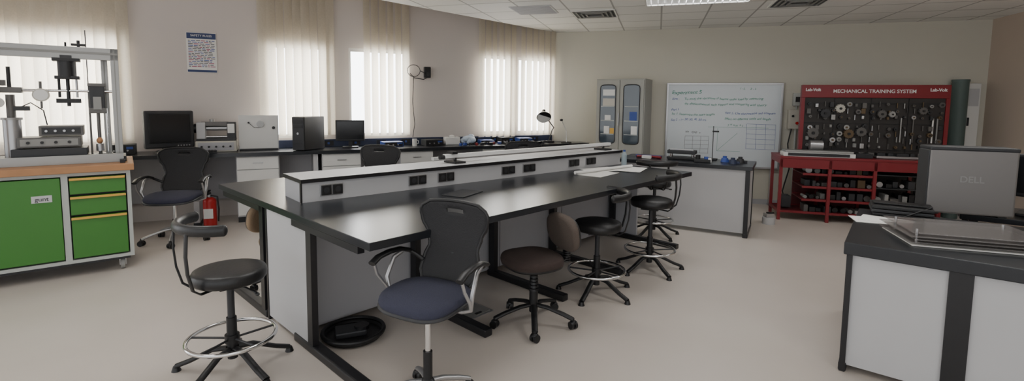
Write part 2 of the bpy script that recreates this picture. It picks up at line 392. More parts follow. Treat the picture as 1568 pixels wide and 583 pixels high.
def fabric_chair(sm,bmm,name):
    b=B(); star(b,.30,PLA,rot=.15)
    b.cyl((0,0,.09),(0,0,.25),.032,PLA,n=20)
    for k in range(6): b.cyl((0,0,.25+k*.025),(0,0,.265+k*.025),.036-.001*k,PLA,r1=.030)
    b.cyl((0,0,.25),(0,0,.44),.02,PLA)
    b.box((0,-.02,.43),(.16,.2,.035),PLA,.01)
    b.cushion((0,.02,.485),.225,.215,.075,sm,e=2.7,crown=.015)
    b.cushion((0,.02,.462),.222,.21,.045,PLA,e=2.7,crown=0)
    b.tube([(0,-.08,.43),(0,-.24,.425),(0,-.29,.47),(0,-.285,.58),(0,-.27,.70)],1,PLA,flat=(.022,.010,(0,0,1)))
    M=Matrix.Translation((0,-.245,.665))@Matrix.Rotation(rad(82),4,'X')
    b.cushion((0,0,0),.20,.14,.06,bmm,e=2.7,crown=.01,M=M)
    M=Matrix.Translation((0,-.263,.665))@Matrix.Rotation(rad(82),4,'X')
    b.cushion((0,0,0),.195,.135,.05,PLA,e=2.7,crown=0,M=M)
    for k in range(7): b.cyl((0,-.285,.43+k*.018),(0,-.285,.440+k*.018),.030,PLA)
    b.cyl((.05,0,.43),(.2,.02,.42),.006,PLA)
    return b.mesh(name)
def stool(seat,name='drafting_stool',dz=.27):
    b=B(); star(b,.32,PLA,h0=.10,caster=False,rot=.2)
    b.cyl((0,0,.07),(0,0,.32),.028,PLA); b.cyl((0,0,.32),(0,0,seat-.04),.02,PLA2)
    zr=.20; rr=.235
    b.tube([(rr*math.cos(a*math.pi/24),rr*math.sin(a*math.pi/24),zr) for a in range(48)],.012,CHR,closed=True)
    for k in range(5):
        a=.2+2*math.pi*k/5; b.tube([(.02*math.cos(a),.02*math.sin(a),zr-.01),(rr*math.cos(a),rr*math.sin(a),zr)],.007,PLA2)
    b.cyl((0,0,zr-.035),(0,0,zr+.015),.04,PLA)
    b.box((0,0,seat-.055),(.16,.16,.025),PLA,.005)
    b.cushion((0,0,seat),.20,.20,.075,VIN,e=2.0,crown=.010)
    b.cyl((.05,.03,seat-.06),(.20,.07,seat-.08),.006,PLA); b.ell((.21,.07,seat-.085),(.02,.012,.01),PLA)
    zp=seat+dz; R=.24
    for a in (-.42,.42):
        sx=math.sin(a); cy=-math.cos(a)
        pts=[(sx*.08,cy*.05,seat-.05),(sx*.18,cy*.19,seat-.055),(sx*.225,cy*.235,seat-.02),(sx*.25,cy*.262,seat+.08),(sx*.265,cy*.27,seat+.18),(sx*.27,cy*.262,zp)]
        b.tube(pts,1,PLA,flat=(.014,.006,(0,0,1)))
    pad=[]
    for k in range(15):
        a=rad(-68+136*k/14); pad.append((R*1.05*math.sin(a),-R*math.cos(a)-.01,zp))
    b.tube(pad,1,VIN,n=12,flat=(.022,.032,(0,0,1)))
    for e in(pad[0],pad[-1]): b.ell(e,(.022,.022,.032),VIN)
    return b.mesh(name)
def face(dx,dy): return math.atan2(dy,dx)-math.pi/2
MC=mesh_chair()
inst('mesh_office_chair',mesh_chair(.16,'mesh_office_chair_raised'),(-.43,2.47,0),face(-.46,-.89),(.91,.82,.93))
inst('mesh_office_chair',MC,(-3.78,5.42,0),face(.25,-.97),1.06)
inst('mesh_office_chair',MC,(-1.60,6.45,0),face(.2,.98),1.08)
inst('mesh_office_chair',MC,(.10,7.3,0),face(-.2,.98),1.08)
inst('fabric_task_chair',fabric_chair(BRN,TAUPE,'fabric_task_chair'),(.17,3.46,0),face(-.88,-.45),.98)
inst('fabric_task_chair',fabric_chair(TAN,TAN,'fabric_task_chair_tan'),(-1.88,4.02,0),face(.75,-.3),.92)
ST1=stool(.58); ST3=stool(.66,'drafting_stool_tall')
inst('drafting_stool',stool(.58,'drafting_stool_high_back',.32),(-1.65,2.80,0),face(.66,.75))
inst('drafting_stool',ST1,(.73,4.05,0),face(-.95,.1))
inst('drafting_stool',ST3,(1.35,4.66,0),face(-.9,.5))
inst('drafting_stool',ST3,(1.75,5.92,0),face(.1,.95),.97)
# ---------------------------------------------------------------- workshop cart with green drawers
AC=math.atan2(.62,.78); K=(-3.5,4.5,0)
b=B(); W=1.7; DP=.75
b.bx(-W,.0,0,DP,.94,1.0,WOOD,.006)
b.bx(-W+.02,-.03,.04,DP-.03,.13,.16,GRYE); b.bx(-W+.02,-.03,.04,DP-.03,.91,.94,GRYE)
b.bx(-.06,-.03,.04,DP-.03,.16,.91,GRYE); b.bx(-W+.02,-W+.05,.04,DP-.03,.16,.91,GRYE); b.bx(-.51,-.465,.04,DP-.03,.16,.91,GRYE)
b.bx(-W+.05,-.06,DP-.05,DP-.03,.16,.91,GRYE); b.bx(-1.15,-1.12,.04,DP-.03,.16,.91,GRYE)
b.bx(-W+.05,-.06,.10,.12,.16,.91,PLA2)
for z0,z1 in((.75,.895),(.565,.73),(.175,.545)):
    b.bx(-.455,-.07,.03,.10,z0,z1,GRN,.004); b.bx(-.455,-.07,.012,.035,z1-.022,z1-.002,GOLD,.004)
b.bx(-1.115,-.515,.03,.10,.175,.90,GRN,.004); b.bx(-W+.06,-1.155,.03,.10,.175,.90,GRN,.004)
b.bx(-.70,-.57,.026,.030,.70,.76,GRYL)
b.bx(-1.6,-.06,.08,DP-.08,.10,.13,PLA2)
for x in(-W+.12,-.12):
    for y in(.12,DP-.12):
        b.box((x,y,.115),(.09,.07,.02),SIL); b.box((x-.022,y,.075),(.006,.05,.07),SIL); b.box((x+.022,y,.075),(.006,.05,.07),SIL); b.cyl((x-.016,y,.05),(x+.016,y,.05),.05,CERT,n=20)
cart=b.obj('tool_workbench_cart',K,AC)
text('label','gunt',.05,PLA2,cart,(-.635,.024,.73))
# test rig on the cart
b=B()
def post(x,y,z0,z1,w=.05): 
    b.bx(x-w/2,x+w/2,y-w/2,y+w/2,z0,z1,ALU,.003); b.bx(x-.004,x+.004,y-w/2-.001,y-w/2,z0,z1,CERT)
Z0=1.002
post(-.10,.34,Z0,2.06,.06); post(-.18,.50,Z0,2.06,.05); post(-1.45,.34,Z0,2.06)
b.bx(-1.5,-.07,.31,.37,1.95,2.06,ALU,.003); b.bx(-1.5,-.13,.48,.52,1.97,2.05,ALU,.003)
b.bx(-1.5,-.07,.305,.31,2.0,2.02,CERT)
b.bx(-1.45,-.05,.22,.60,Z0,1.05,PLA2,.003); b.bx(-1.45,-.07,.20,.22,Z0,1.08,ALU); b.bx(-.10,-.06,.10,.65,Z0,1.03,PLA)
b.bx(-1.45,-.15,.42,.50,1.05,1.07,ALU)
b.cyl((-1.45,.36,1.66),(-.12,.36,1.66),.012,CHR)
b.cyl((-.44,.36,1.78),(-.44,.36,1.94),.065,PLA); b.box((-.44,.36,1.78),(.17,.12,.03),PLA,.004); b.box((-.44,.36,1.94),(.19,.13,.03),PLA,.004); b.cyl((-.44,.36,1.52),(-.44,.36,1.80),.014,PLA)
b.cyl((-.50,.36,1.6),(-.50,.36,1.79),.010,PLA); b.cyl((-.38,.36,1.6),(-.38,.36,1.79),.009,SIL); b.box((-.44,.36,1.57),(.17,.06,.04),PLA,.003)
b.box((-.44,.33,1.965),(.08,.06,.03),PLA2); b.cyl((-.44,.36,1.96),(-.44,.36,2.10),.008,PLA)
b.box((-.35,.34,2.08),(.10,.06,.02),PLA,.003); b.cyl((-.35,.34,2.06),(-.35,.34,2.12),.012,PLA)
b.cyl((-.30,.36,1.62),(-.30,.36,2.22),.004,PLA2)
b.cyl((-.62,.30,1.62),(-.62,.33,1.62),.058,CREAM,n=24); b.cyl((-.62,.297,1.62),(-.62,.30,1.62),.048,WHT,n=24); b.cyl((-.62,.315,1.67),(-.62,.315,1.74),.010,DRK); b.cyl((-.62,.315,1.50),(-.62,.315,1.57),.008,DRK)
b.box((-.24,.36,1.60),(.11,.09,.22),PLA2,.006); b.box((-.24,.36,1.48),(.13,.10,.05),DRK,.004); b.box((-.24,.36,1.72),(.13,.1,.03),DRK,.004)
b.box((-.24,.31,1.55),(.06,.02,.12),CERT,.004)
b.cyl((-.24,.36,1.06),(-.24,.36,1.46),.014,DRK); b.ell((-.24,.33,1.20),(.025,.025,.03),WOOD); b.cyl((-.24,.36,1.10),(-.24,.36,1.17),.03,SIL)
b.cyl((-.30,.36,1.06),(-.30,.36,1.66),.008,DRK); b.cyl((-.18,.36,1.06),(-.18,.36,1.5),.007,CHR)
b.box((-.50,.40,1.30),(.30,.22,.09),DRK,.005); b.box((-.50,.287,1.30),(.26,.006,.06),PLA2); b.box((-.58,.40,1.20),(.42,.26,.09),DRK,.005); b.box((-.58,.266,1.20),(.38,.006,.06),CERT)
b.box((-.58,.40,1.11),(.5,.30,.07),PLA2,.005)
for k in range(4): b.cyl((-.60+k*.06,.28,1.30),(-.60+k*.06,.27,1.30),.010,SIL); b.cyl((-.72+k*.09,.262,1.20),(-.72+k*.09,.252,1.20),.012,PLA)
b.cyl((-.82,.36,1.07),(-.82,.36,1.40),.060,SIL); b.cyl((-.82,.36,1.40),(-.82,.36,1.42),.07,ALU); b.cyl((-.82,.36,1.42),(-.82,.36,1.62),.03,DRK); b.box((-.82,.36,1.66),(.16,.08,.05),DRK,.004); b.cyl((-.82,.36,1.68),(-.82,.36,1.86),.014,PLA)
b.box((-.76,.36,1.50),(.12,.05,.04),PLA2,.004); b.box((-.88,.36,1.72),(.08,.06,.05),DRK,.004)
b.cyl((-.90,.33,1.55),(-.90,.36,1.55),.045,WHT,n=20); b.cyl((-.95,.40,1.06),(-.95,.40,1.96),.02,ALU)
b.tube([(-.6,.4,1.35),(-.62,.42,1.48),(-.70,.42,1.55),(-.78,.4,1.5)],.005,PLA)
b.bx(-.93,-.90,.24,.28,Z0,2.0,WOOD)
b.obj('materials_test_rig',K,AC)
# ---------------------------------------------------------------- left wall bench
b=B(); P=.62; ZB=.92
b.prism([(-7.9,-.01),(-7.9,-P),(.36,-P),(.36,-.36),(.0,-.01)],ZB-.045,ZB,BTOP)
for x0,x1 in((-5.0,-4.5),(-3.97,-3.45),(-2.9,-2.4),(-1.6,-1.1),(-.3,.2)):
    y0=-P+.05; b.bx(x0,x1,y0+.02,-.07 if x1<0 else -.35,.08,ZB-.05,GRYL); b.bx(x0+.01,x1-.01,y0,y0+.02,.70,ZB-.06,WHT,.003); b.bx(x0+.01,x1-.01,y0,y0+.02,.10,.69,WHT,.003)
    b.bx((x0+x1)/2-.06,(x0+x1)/2+.06,y0-.012,y0,.775,.787,SIL); b.bx(x0,x1,y0+.06,-.35,.0,.08,PLA)
for x0 in(-7.5,-6.4,-5.45,-4.05,-1.0): b.bx(x0-.03,x0+.03,-P+.06,-.05,0,ZB-.05,GRYL); b.bx(x0-.035,x0+.035,-P+.03,-.05,0,.05,BLK)
b.bx(-7.5,-.05,-.06,-.03,.25,ZB-.05,GRYP)
b.obj('long_laboratory_worktop',(C.x,C.y,0),AL)
b=B(); b.bx(-4.85,-.06,-.06,-.005,ZB+.001,ZB+.11,NAVY,.005)
for k in range(12):
    x=-4.6+k*.38; b.bx(x-.07,x+.07,-.068,-.06,ZB+.02,ZB+.09,PLA); b.bx(x-.015,x+.015,-.072,-.068,ZB+.04,ZB+.07,BLUE)
b.obj('cable_trunking_sockets',(C.x,C.y,0),AL)
def OL(b,name,q,p,rz=0,z=ZB+.001,sc=1): return b.obj(name,WL(q,p,z),AL+rz,sc)
# CRT monitor
b=B()
b.cyl((0,0,0),(0,0,.03),.15,PLA2,r1=.12,n=24); b.cyl((0,0,.03),(0,0,.07),.06,PLA2)
b.box((0,-.10,.30),(.52,.08,.46),PLA2,.02); b.box((0,-.142,.315),(.44,.012,.36),PLA,.006); b.box((0,-.149,.315),(.42,.006,.34),SCRN,.003)
vs=[(-.25,-.06,.08),(.25,-.06,.08),(.25,-.06,.52),(-.25,-.06,.52),(-.13,.24,.12),(.13,.24,.12),(.13,.24,.40),(-.13,.24,.40)]
b.add(vs,[[0,1,5,4],[1,2,6,5],[2,3,7,6],[3,0,4,7],[4,5,6,7],[0,3,2,1]],PLA2)
for k in range(5): b.cyl((.08+k*.03,-.142,.10),(.08+k*.03,-.148,.10),.007,SIL)
OL(b,'crt_monitor',5.76,.33,.40)
b=B(); b.box((0,0,.014),(.42,.14,.018),PLA2,.004,rx=.08)
for r in range(4):
    for k in range(14): b.box((-.19+k*.029,-.05+r*.032,.026+r*.0025),(.024,.026,.008),PLA,.002)
OL(b,'computer_keyboard',5.42,.53,.1)
b=B(); b.box((0,0,.07),(.46,.26,.14),CREAM,.01); b.box((0,-.132,.07),(.40,.006,.10),GRYP)
for k in range(5): b.cyl((-.16+k*.08,-.135,.07),(-.16+k*.08,-.15,.07),.013,PLA)
b.box((-.17,0,.27),(.10,.16,.22),GRYL,.01); b.box((.17,0,.27),(.10,.16,.22),PLA2,.01); b.cyl((-.12,0,.30),(.12,0,.30),.03,SIL); b.cyl((-.25,0,.30),(-.22,0,.30),.06,PLA); b.cyl((-.12,-.05,.19),(.12,-.05,.19),.01,CHR); b.cyl((-.12,.05,.19),(.12,.05,.19),.01,CHR); b.box((0,0,.155),(.44,.2,.03),PLA2,.004); b.box((.17,-.09,.30),(.08,.02,.12),WHT,.003)
b.cyl((-.05,0,.36),(-.05,0,.42),.03,ALU); b.box((-.02,0,.36),(.30,.12,.05),DRK,.004)
OL(b,'torsion_test_apparatus',5.23,.25,0)
b=B(); b.box((0,0,.24),(.48,.02,.46),WHT,.003); b.box((0,.05,.01),(.46,.2,.02),PLA2,.003)
b.cyl((.02,-.012,.35),(.02,-.03,.35),.045,ALU,n=24); b.cyl((-.12,-.012,.37),(-.12,-.03,.37),.012,PLA); b.cyl((.18,-.012,.30),(.18,-.03,.30),.02,PLA); b.tube([(-.12,-.02,.37),(-.05,-.02,.30),(.02,-.03,.31)],.003,PLA)
b.box((.235,-.01,.24),(.012,.03,.46),ALU); OL(b,'white_mechanics_demonstration_panel',4.74,.24,0)
b=B(); b.box((0,0,.22),(.19,.38,.43),PLA,.008); b.box((0,-.195,.22),(.18,.012,.42),PLA2,.004); b.box((0,-.203,.37),(.15,.006,.04),PLA,.002); b.box((0,-.203,.31),(.15,.006,.04),PLA,.002); b.cyl((0,-.201,.22),(0,-.206,.22),.015,SIL)
for k in range(5): b.box((0,-.202,.06+k*.018),(.13,.004,.006),PLA)
OL(b,'computer_tower',4.12,.385,-.75,sc=1.05)
b=B(); b.box((0,0,.01),(.22,.16,.02),PLA,.006); b.box((0,.01,.07),(.05,.03,.12),PLA); b.box((0,-.02,.25),(.40,.04,.30),PLA,.008); b.box((0,-.042,.255),(.36,.004,.26),SCRN,.002)
OL(b,'flat_computer_monitor',3.56,.28,-.1)
def powersupply(q,p,w=.26,c=PLA2,h=.1):
    b=B(); b.box((0,0,h/2),(w,.2,h),c,.005); b.box((0,-.102,h/2),(w*.9,.004,h*.8),PLA); 
    for k in range(3): b.cyl((-w*.3+k*w*.25,-.104,h*.4),(-w*.3+k*w*.25,-.116,h*.4),.010,SIL)
    b.box((w*.28,-.105,h*.65),(w*.25,.003,h*.25),BLUE); OL(b,'bench_power_supply',q,p,random.uniform(-.2,.2))
powersupply(2.95,.22,.3,BLUE,.07); powersupply(2.32,.22,.3,PLA2,.09); powersupply(1.40,.2,.24,BLUE,.06); powersupply(1.05,.2,.22,PLA2,.1); powersupply(.70,.2,.24,BLUE,.08); powersupply(6.22,.3,.26,PLA2,.12)
b=B(); b.box((0,0,.06),(.24,.14,.12),WHT,.01); b.ell((0,0,.125),(.05,.03,.03),PAPER); b.bx(-.06,.06,-.02,.02,.118,.123,PLA); OL(b,'tissue_box',2.0,.22,.0)
b=B(); 
for k in range(9): b.ell((random.uniform(-.08,.08),random.uniform(-.04,.04),.05+random.uniform(0,.07)),(.06,.045,.05),mat('plastic_bag',(.55,.65,.78),.3),n=9,k=6)
OL(b,'crumpled_plastic_bag',1.72,.20)
b=B(); b.cyl((0,0,0),(0,0,.11),.035,WHT); b.tube([(.034,0,.09),(.06,0,.08),(.06,0,.04),(.034,0,.03)],.006,WHT); OL(b,'white_mug',2.62,.3)
b=B(); b.cyl((0,0,0),(0,0,.02),.08,PLA,n=24); b.tube([(0,0,.02),(.05,0,.18),(.08,0,.22)],.008,PLA); b.tube([(.08,0,.22),(-.05,-.02,.36),(-.12,-.04,.42)],.008,PLA)
b.cyl((-.12,-.03,.45),(-.15,-.10,.38),.03,PLA,r1=.11,n=20); b.cyl((-.10,-.01,.48),(-.12,-.03,.45),.025,PLA,r1=.03); b.cyl((-.151,-.102,.378),(-.1515,-.1035,.377),.098,WHT,n=20)
OL(b,'desk_lamp',.25,.28,0,sc=1.15)
b=B(); b.cyl((0,0,0),(0,0,.012),.09,PLA,n=20); b.tube([(0,0,.01),(0,.02,.2),(-.08,.02,.38)],.006,CHR); b.ell((-.09,.02,.39),(.03,.03,.02),PLA)
b.obj('retort_stand',WL(.02,.48,ZB+.001))
b=B()
for k in range(20):
    x=-1.95+k*.085+random.random()*.03; w=random.uniform(.04,.08); b.box((x,-.46+random.uniform(-.07,.07),.023),(w,w*.6,.04),random.choice([PLA,PLA2,BLUE,WHT,SIL,PLA,RED]),.004,rz=random.random()*3)
for k in range(7):
    x=-1.8+k*.23; b.tube([(x,-.52,.008),(x+.05,-.45,.01),(x+.12,-.5,.008),(x+.2,-.42,.01)],.005,PLA,n=6)
b.obj('assorted_lab_instruments',(C.x,C.y,ZB),AL)
# poster and wall sensor
b=B(); b.bx(-5.56,-5.22,-.010,-.004,1.95,2.47,PAPER); b.bx(-5.555,-5.225,-.012,-.010,2.39,2.465,mat('poster_blue',(.03,.05,.14),.6)); b.bx(-5.555,-5.225,-.012,-.010,1.955,1.985,MATS['poster_blue'])
for k in range(17):
    z=2.365-k*.021; x=-5.54
    while x<-5.27:
        w=random.uniform(.02,.06); b.bx(x,min(x+w,-5.24),-.0115,-.010,z-.005,z+.004,random.choice([INKK,INKB,mat('ink_magenta',(.35,.05,.12),.6),INKK])); x+=w+.009
po=b.obj('safety_poster',(C.x,C.y,0),AL)
text('title','SAFETY RULES',.038,PAPER,po,(-5.39,-.0125,2.43))
b=B(); b.box((-2.35,-.05,2.06),(.10,.07,.17),PLA,.008); b.cyl((-2.35,-.09,2.03),(-2.35,-.10,2.03),.03,PLA2); b.tube([(-2.30,-.02,2.0),(-2.4,-.015,1.95),(-2.55,-.015,1.97),(-2.62,-.015,2.04)],.006,PLA)
rg=[(-2.60+.10*math.cos(a*math.pi/10),-.19,2.07+.09*math.sin(a*math.pi/10)) for a in range(20)]
b.tube(rg,.005,PLA,closed=True); b.tube([(-2.50,-.19,2.07),(-2.42,-.12,2.05),(-2.38,-.08,2.05)],.006,PLA); b.tube([(-2.60,-.19,1.98),(-2.62,-.19,1.6),(-2.59,-.19,1.25),(-2.62,-.19,1.05)],.005,PLA)
b.obj('wall_sensor_with_cable',(C.x,C.y,0),AL)
# fire extinguisher
b=B(); b.cyl((0,0,.0),(0,0,.42),.085,REDX,n=24); b.ell((0,0,.42),(.085,.085,.06),REDX); b.cyl((0,0,.47),(0,0,.52),.02,SIL); b.box((0,-.03,.53),(.03,.13,.02),PLA,.004); b.box((0,-.03,.56),(.03,.12,.012),PLA,rx=.2); b.tube([(.02,0,.5),(.1,0,.48),(.115,0,.3),(.105,0,.12)],.012,PLA); b.bx(-.06,.06,-.088,-.08,.18,.32,WHT)
b.obj('fire_extinguisher',(-3.70,5.92,0),.3,.85)
# ---------------------------------------------------------------- far wall objects
def WF(r,p,z=0): return (C.x+.959*r-.284*p, C.y-.284*r-.959*p, z)
b=B(); w,d,h=.80,.45,2.0
b.bx(0,w,.02,d,.06,h,CABG,.004); b.bx(.02,w-.02,.04,d-.02,0,.06,PLA2)
for x0 in(.015,.405):
    x1=x0+.38; b.bx(x0,x1,0,.02,.08,h-.02,CABG,.003)
    cx=(x0+x1)/2; hw=.13; pts=[]
    for sgn,zc in((1,1.84),(-1,1.02)):
        for k in range(9):
            a=math.pi*k/8; ca=math.cos(a)*sgn; sa=math.sin(a)*sgn
            pts.append((cx+hw*math.copysign(abs(ca)**.6,ca),zc+hw*.5*math.copysign(abs(sa)**.6,sa)))
    vs=[(x,-.006,z) for x,z in pts]; b.add(vs,[list(range(len(vs)))],GLS)
    b.tube(vs,.008,PLA2,closed=True,n=6)
    for zz in(1.1,1.32,1.55): b.bx(cx-hw+.02,cx+hw-.02,-.0075,-.006,zz,zz+.012,GRYE)
for zz,xx,wd,hh,mm in((1.115,.15,.09,.12,WHT),(1.115,.25,.07,.09,GOLD),(1.335,.16,.10,.08,WHT),(1.335,.57,.12,.14,BLUE),(1.115,.60,.1,.13,WHT),(1.565,.12,.20,.12,CREAM),(1.73,.12,.20,.10,WHT)):
    b.bx(xx,xx+wd,-.008,-.006,zz,zz+hh,mm)
b.bx(.385,.40,-.03,0,1.25,1.45,SIL,.003)
b.obj('steel_storage_cabinet',(1.38,8.13,0),math.atan2(-.5,.866))
# whiteboard on stand
b=B(); x0,x1,z0,z1=1.95,3.67,.60,1.94
b.bx(x0,x1,-.07,-.05,z0,z1,WB); 
for a in((x0-.015,x1+.015,z0-.015,z0+.015),(x0-.015,x1+.015,z1-.015,z1+.015)): b.bx(a[0],a[1],-.08,-.045,a[2],a[3],SIL,.003)
for x in(x0,x1): b.bx(x-.015,x+.015,-.08,-.045,z0,z1,SIL,.003)
b.bx(x0+.3,x1-.3,-.14,-.08,z0+.005,z0+.02,SIL)
for x in(x0+.1,x1-.1): b.cyl((x,-.04,.03),(x,-.04,z1),.015,SIL); b.bx(x-.02,x+.02,-.25,-.02,0,.03,SIL)
wbo=b.obj('whiteboard',(C.x,C.y,0),AF)
def wr(s,x,z,size,m): 
    t=text('writing',s,size,m,wbo,(x,-.0712,z),align='LEFT',ext=.0003,bold=.0005)
    rr=random.Random(len(s)*7+int(z*100))
    ph=rr.random()*6
    for v in t.data.vertices:   # hand-written wobble and slant
        v.co.x+=v.co.y*.22; v.co.y+=.007*math.sin(v.co.x*9+ph)+.0035*math.sin(v.co.x*47+ph*2); v.co.x+=.004*math.sin(v.co.x*61+ph)
wr('Experiment 5',2.02,1.80,.085,INKG)
wr('Aim :',2.02,1.69,.055,INKB); wr('To study the vibrations of beams under load by measuring',2.22,1.70,.05,INKG)
wr('the displacement at each support and comparing with theory',2.22,1.61,.05,INKG)
wr('Part 1',2.02,1.52,.05,INKB); wr('Set 1  Determine the beam lengths',2.02,1.44,.048,INKG); wr('Part 2 : Use the position and compare',2.85,1.47,.048,INKB)
wr('Set 2  : l = 20, 30, 40, 50 cm',2.02,1.35,.048,INKB); wr('Effect on different loads and length',2.85,1.38,.048,INKG); wr('y = m.x + c',2.9,1.28,.05,INKG); wr('No   F(N)   x',2.25,1.15,.045,INKK)
wr('1 - L      2 - k',3.05,1.86,.045,INKG)
b=B()
def ln(xa,za,xb,zb,m): 
    L_=math.hypot(xb-xa,zb-za); b.box(((xa+xb)/2,-.0713,(za+zb)/2),(L_,.0006,.004),m,ry=-math.atan2(zb-za,xb-xa))
for k in range(5): ln(2.25,1.08-k*.07,2.62,1.085-k*.07,INKK)
for k in range(4): ln(2.25+k*.123,1.08,2.245+k*.123,.80,INKK)
for k in range(6): ln(3.18,1.30-k*.08,3.60,1.295-k*.08,INKB)
for k in range(4): ln(3.18+k*.14,1.30,3.185+k*.14,.90,INKB)
ln(2.75,.85,2.75,1.22,INKG); ln(2.75,.85,3.1,.85,INKG); ln(2.75,.85,3.05,1.15,INKG); ln(2.6,1.24,3.5,1.24,INKG)
o=b.obj('drawing_lines'); o.parent=wbo
# electrical boxes
b=B(); b.bx(3.77,4.0,-.10,-.004,1.24,1.54,CREAM,.01); b.bx(3.83,3.95,-.08,-.004,1.60,1.80,GRYE,.01); b.bx(3.86,3.92,-.09,-.08,1.66,1.74,PLA)
for k in range(2): b.cyl((3.83+k*.11,-.10,1.44),(3.83+k*.11,-.115,1.44),.018,PLA)
b.cyl((3.89,-.10,1.33),(3.89,-.12,1.33),.022,REDX); b.cyl((3.89,-.03,1.54),(3.89,-.03,1.60),.012,GRYE)
b.tube([(3.83,-.05,1.24),(3.79,-.06,1.0),(3.83,-.06,.6),(3.75,-.08,.25),(3.78,-.2,.02),(3.55,-.3,.012)],.010,PLA)
b.tube([(3.89,-.05,1.24),(3.89,-.05,.02)],.015,GRYE)
b.obj('electrical_control_box',(C.x,C.y,0),AF)
# lab bench in front of whiteboard
b=B(); AB=math.atan2(-.49,.87); Lb=1.65
b.bx(-Lb,0,0,.75,.825,.87,BTOP,.003)
b.bx(-Lb+.05,-.06,.05,.07,.05,.825,GRYL); b.bx(-.06,-.03,.06,.70,.05,.825,GRYL); b.bx(-Lb+.05,-Lb+.08,.06,.70,.05,.825,GRYL)
b.bx(-.075,-.025,.035,.065,0,.825,BLK); b.bx(-.075,-.02,.03,.74,0,.05,BLK,.006); b.bx(-Lb+.03,-Lb+.08,.03,.74,0,.05,BLK,.006); b.bx(-.055,-.02,.66,.70,.05,.825,BLK)
b.obj('laboratory_table',(2.85,5.75,0),AB)
def OB(b,name,x,y,rz=0): 
    c,s=math.cos(AB),math.sin(AB); return b.obj(name,(2.85+x*c-y*s,5.75+x*s+y*c,.871),AB+rz)
b=B(); b.box((0,0,.02),(.36,.2,.03),PLA,.005); b.box((0,.0,.10),(.36,.16,.05),PLA2,.01); 
for sx in(-.14,.14): b.cyl((sx,0,.03),(sx,0,.08),.02,CHR)
b.box((0,-.02,.13),(.3,.04,.02),SIL,.004); OB(b,'vibration_test_apparatus',-.88,.40)
b=B(); b.box((0,0,.02),(.2,.14,.04),PLA,.006); b.cyl((-.05,0,.04),(-.05,0,.09),.03,PLA); b.box((.05,0,.05),(.05,.05,.04),BLUE,.005); b.box((.09,-.05,.03),(.04,.03,.05),WHT,.005); OB(b,'small_instrument',-.60,.22,.2)
for x,y,m in((-.24,.24,NAVY),(-.17,.42,PLA2),(-.35,.40,BLUE)):
    b=B(); b.cyl((0,0,0),(0,0,.05),.05,m,r1=.04); b.cyl((0,0,.05),(0,0,.075),.025,m); b.box((.05,.02,.015),(.06,.03,.03),m,.005); OB(b,'gas_regulator_fitting',x,y)
b=B(); b.tube([(-1.45,.25,.02),(-1.3,.3,.02),(-1.12,.24,.02)],.018,RED); b.tube([(-1.5,.4,.015),(-1.3,.45,.015),(-1.15,.4,.015)],.012,BLUE); b.box((-1.3,.2,.022),(.12,.06,.04),WHT,.006)
b.obj('coloured_hoses',(2.85,5.75,.87),AB)
b=B(); b.box((0,0,.01),(.12,.12,.02),PLA,.003); b.cyl((0,0,.02),(0,0,.45),.005,PLA2); b.box((.03,0,.38),(.08,.02,.02),PLA); OB(b,'retort_stand',-.52,.55)
# ---------------------------------------------------------------- mechanical training rig
b=B(); Tw=1.78
TRAY=mat('dark_red_tray',(.10,.012,.015),.5)
for x in(.02,Tw-.02,.62,1.15):
    b.box((x,.03,.43),(.04,.04,.86),RED,.003); b.box((x,.55,.43),(.04,.04,.86),RED,.003)
for z in(.12,.30,.48,.66):
    xs=(.30,1.15) if z!=.12 else (0,Tw)
    b.bx(xs[0],xs[1],.03,.055,z-.015,z+.015,RED); b.bx(xs[0],xs[1],.05,.55,z-.005,z+.005,TRAY); b.bx(xs[0],xs[1],.54,.56,z-.015,z+.015,RED)
b.bx(0,Tw,.01,.04,.74,.89,RED,.004); b.bx(0,Tw,0,.60,.87,.90,RED,.004); b.bx(0,.03,.03,.58,.80,.87,RED); b.bx(0,.03,.03,.58,.10,.13,RED); b.bx(Tw-.03,Tw,.03,.58,.10,.13,RED)
b.bx(.30,1.15,.56,.58,.12,.86,TRAY)
b.bx(1.15,1.76,.56,.58,.12,.86,BOARD)
for z in(.30,.50,.68): b.bx(1.17,1.75,.06,.55,z,z+.012,PLA2)
b.bx(.34,2.02,.36,.40,.90,1.74,BOARD); b.bx(.30,2.06,.34,.42,1.72,1.90,RED,.006); b.bx(.30,.345,.34,.42,.90,1.72,RED); b.bx(2.015,2.06,.34,.42,.0,1.72,RED)
for z in(1.0,1.36,1.64): b.bx(.345,2.015,.35,.36,z,z+.008,PLA)
for x in(.72,1.16,1.60): b.bx(x,x+.008,.35,.36,.92,1.72,PLA)
random.seed(11)
ms=[DRK,DRK,PLA,DRK2,PLA2,CERT,ALU,PLA2,DRK,DRK,SIL]
for row,z in enumerate((1.62,1.54,1.45,1.31,1.22,1.14,1.06)):
    for k in range(17):
        x=.41+k*.096+random.uniform(-.02,.02); r=random.uniform(.014,.036); m=random.choice(ms); t=random.random(); zz=z+random.uniform(-.015,.015)
        if t<.5:
            b.cyl((x,.35,zz),(x,.31,zz),r,m,n=18); b.cyl((x,.31,zz),(x,.295,zz),r*.4,random.choice([PLA,DRK,DRK2]),n=10)
        elif t<.75: b.box((x,.33,zz),(r*1.4,.04,r*2),m,.004)
        else: b.cyl((x,.33,zz-.03),(x,.33,zz+.04),.007,m)
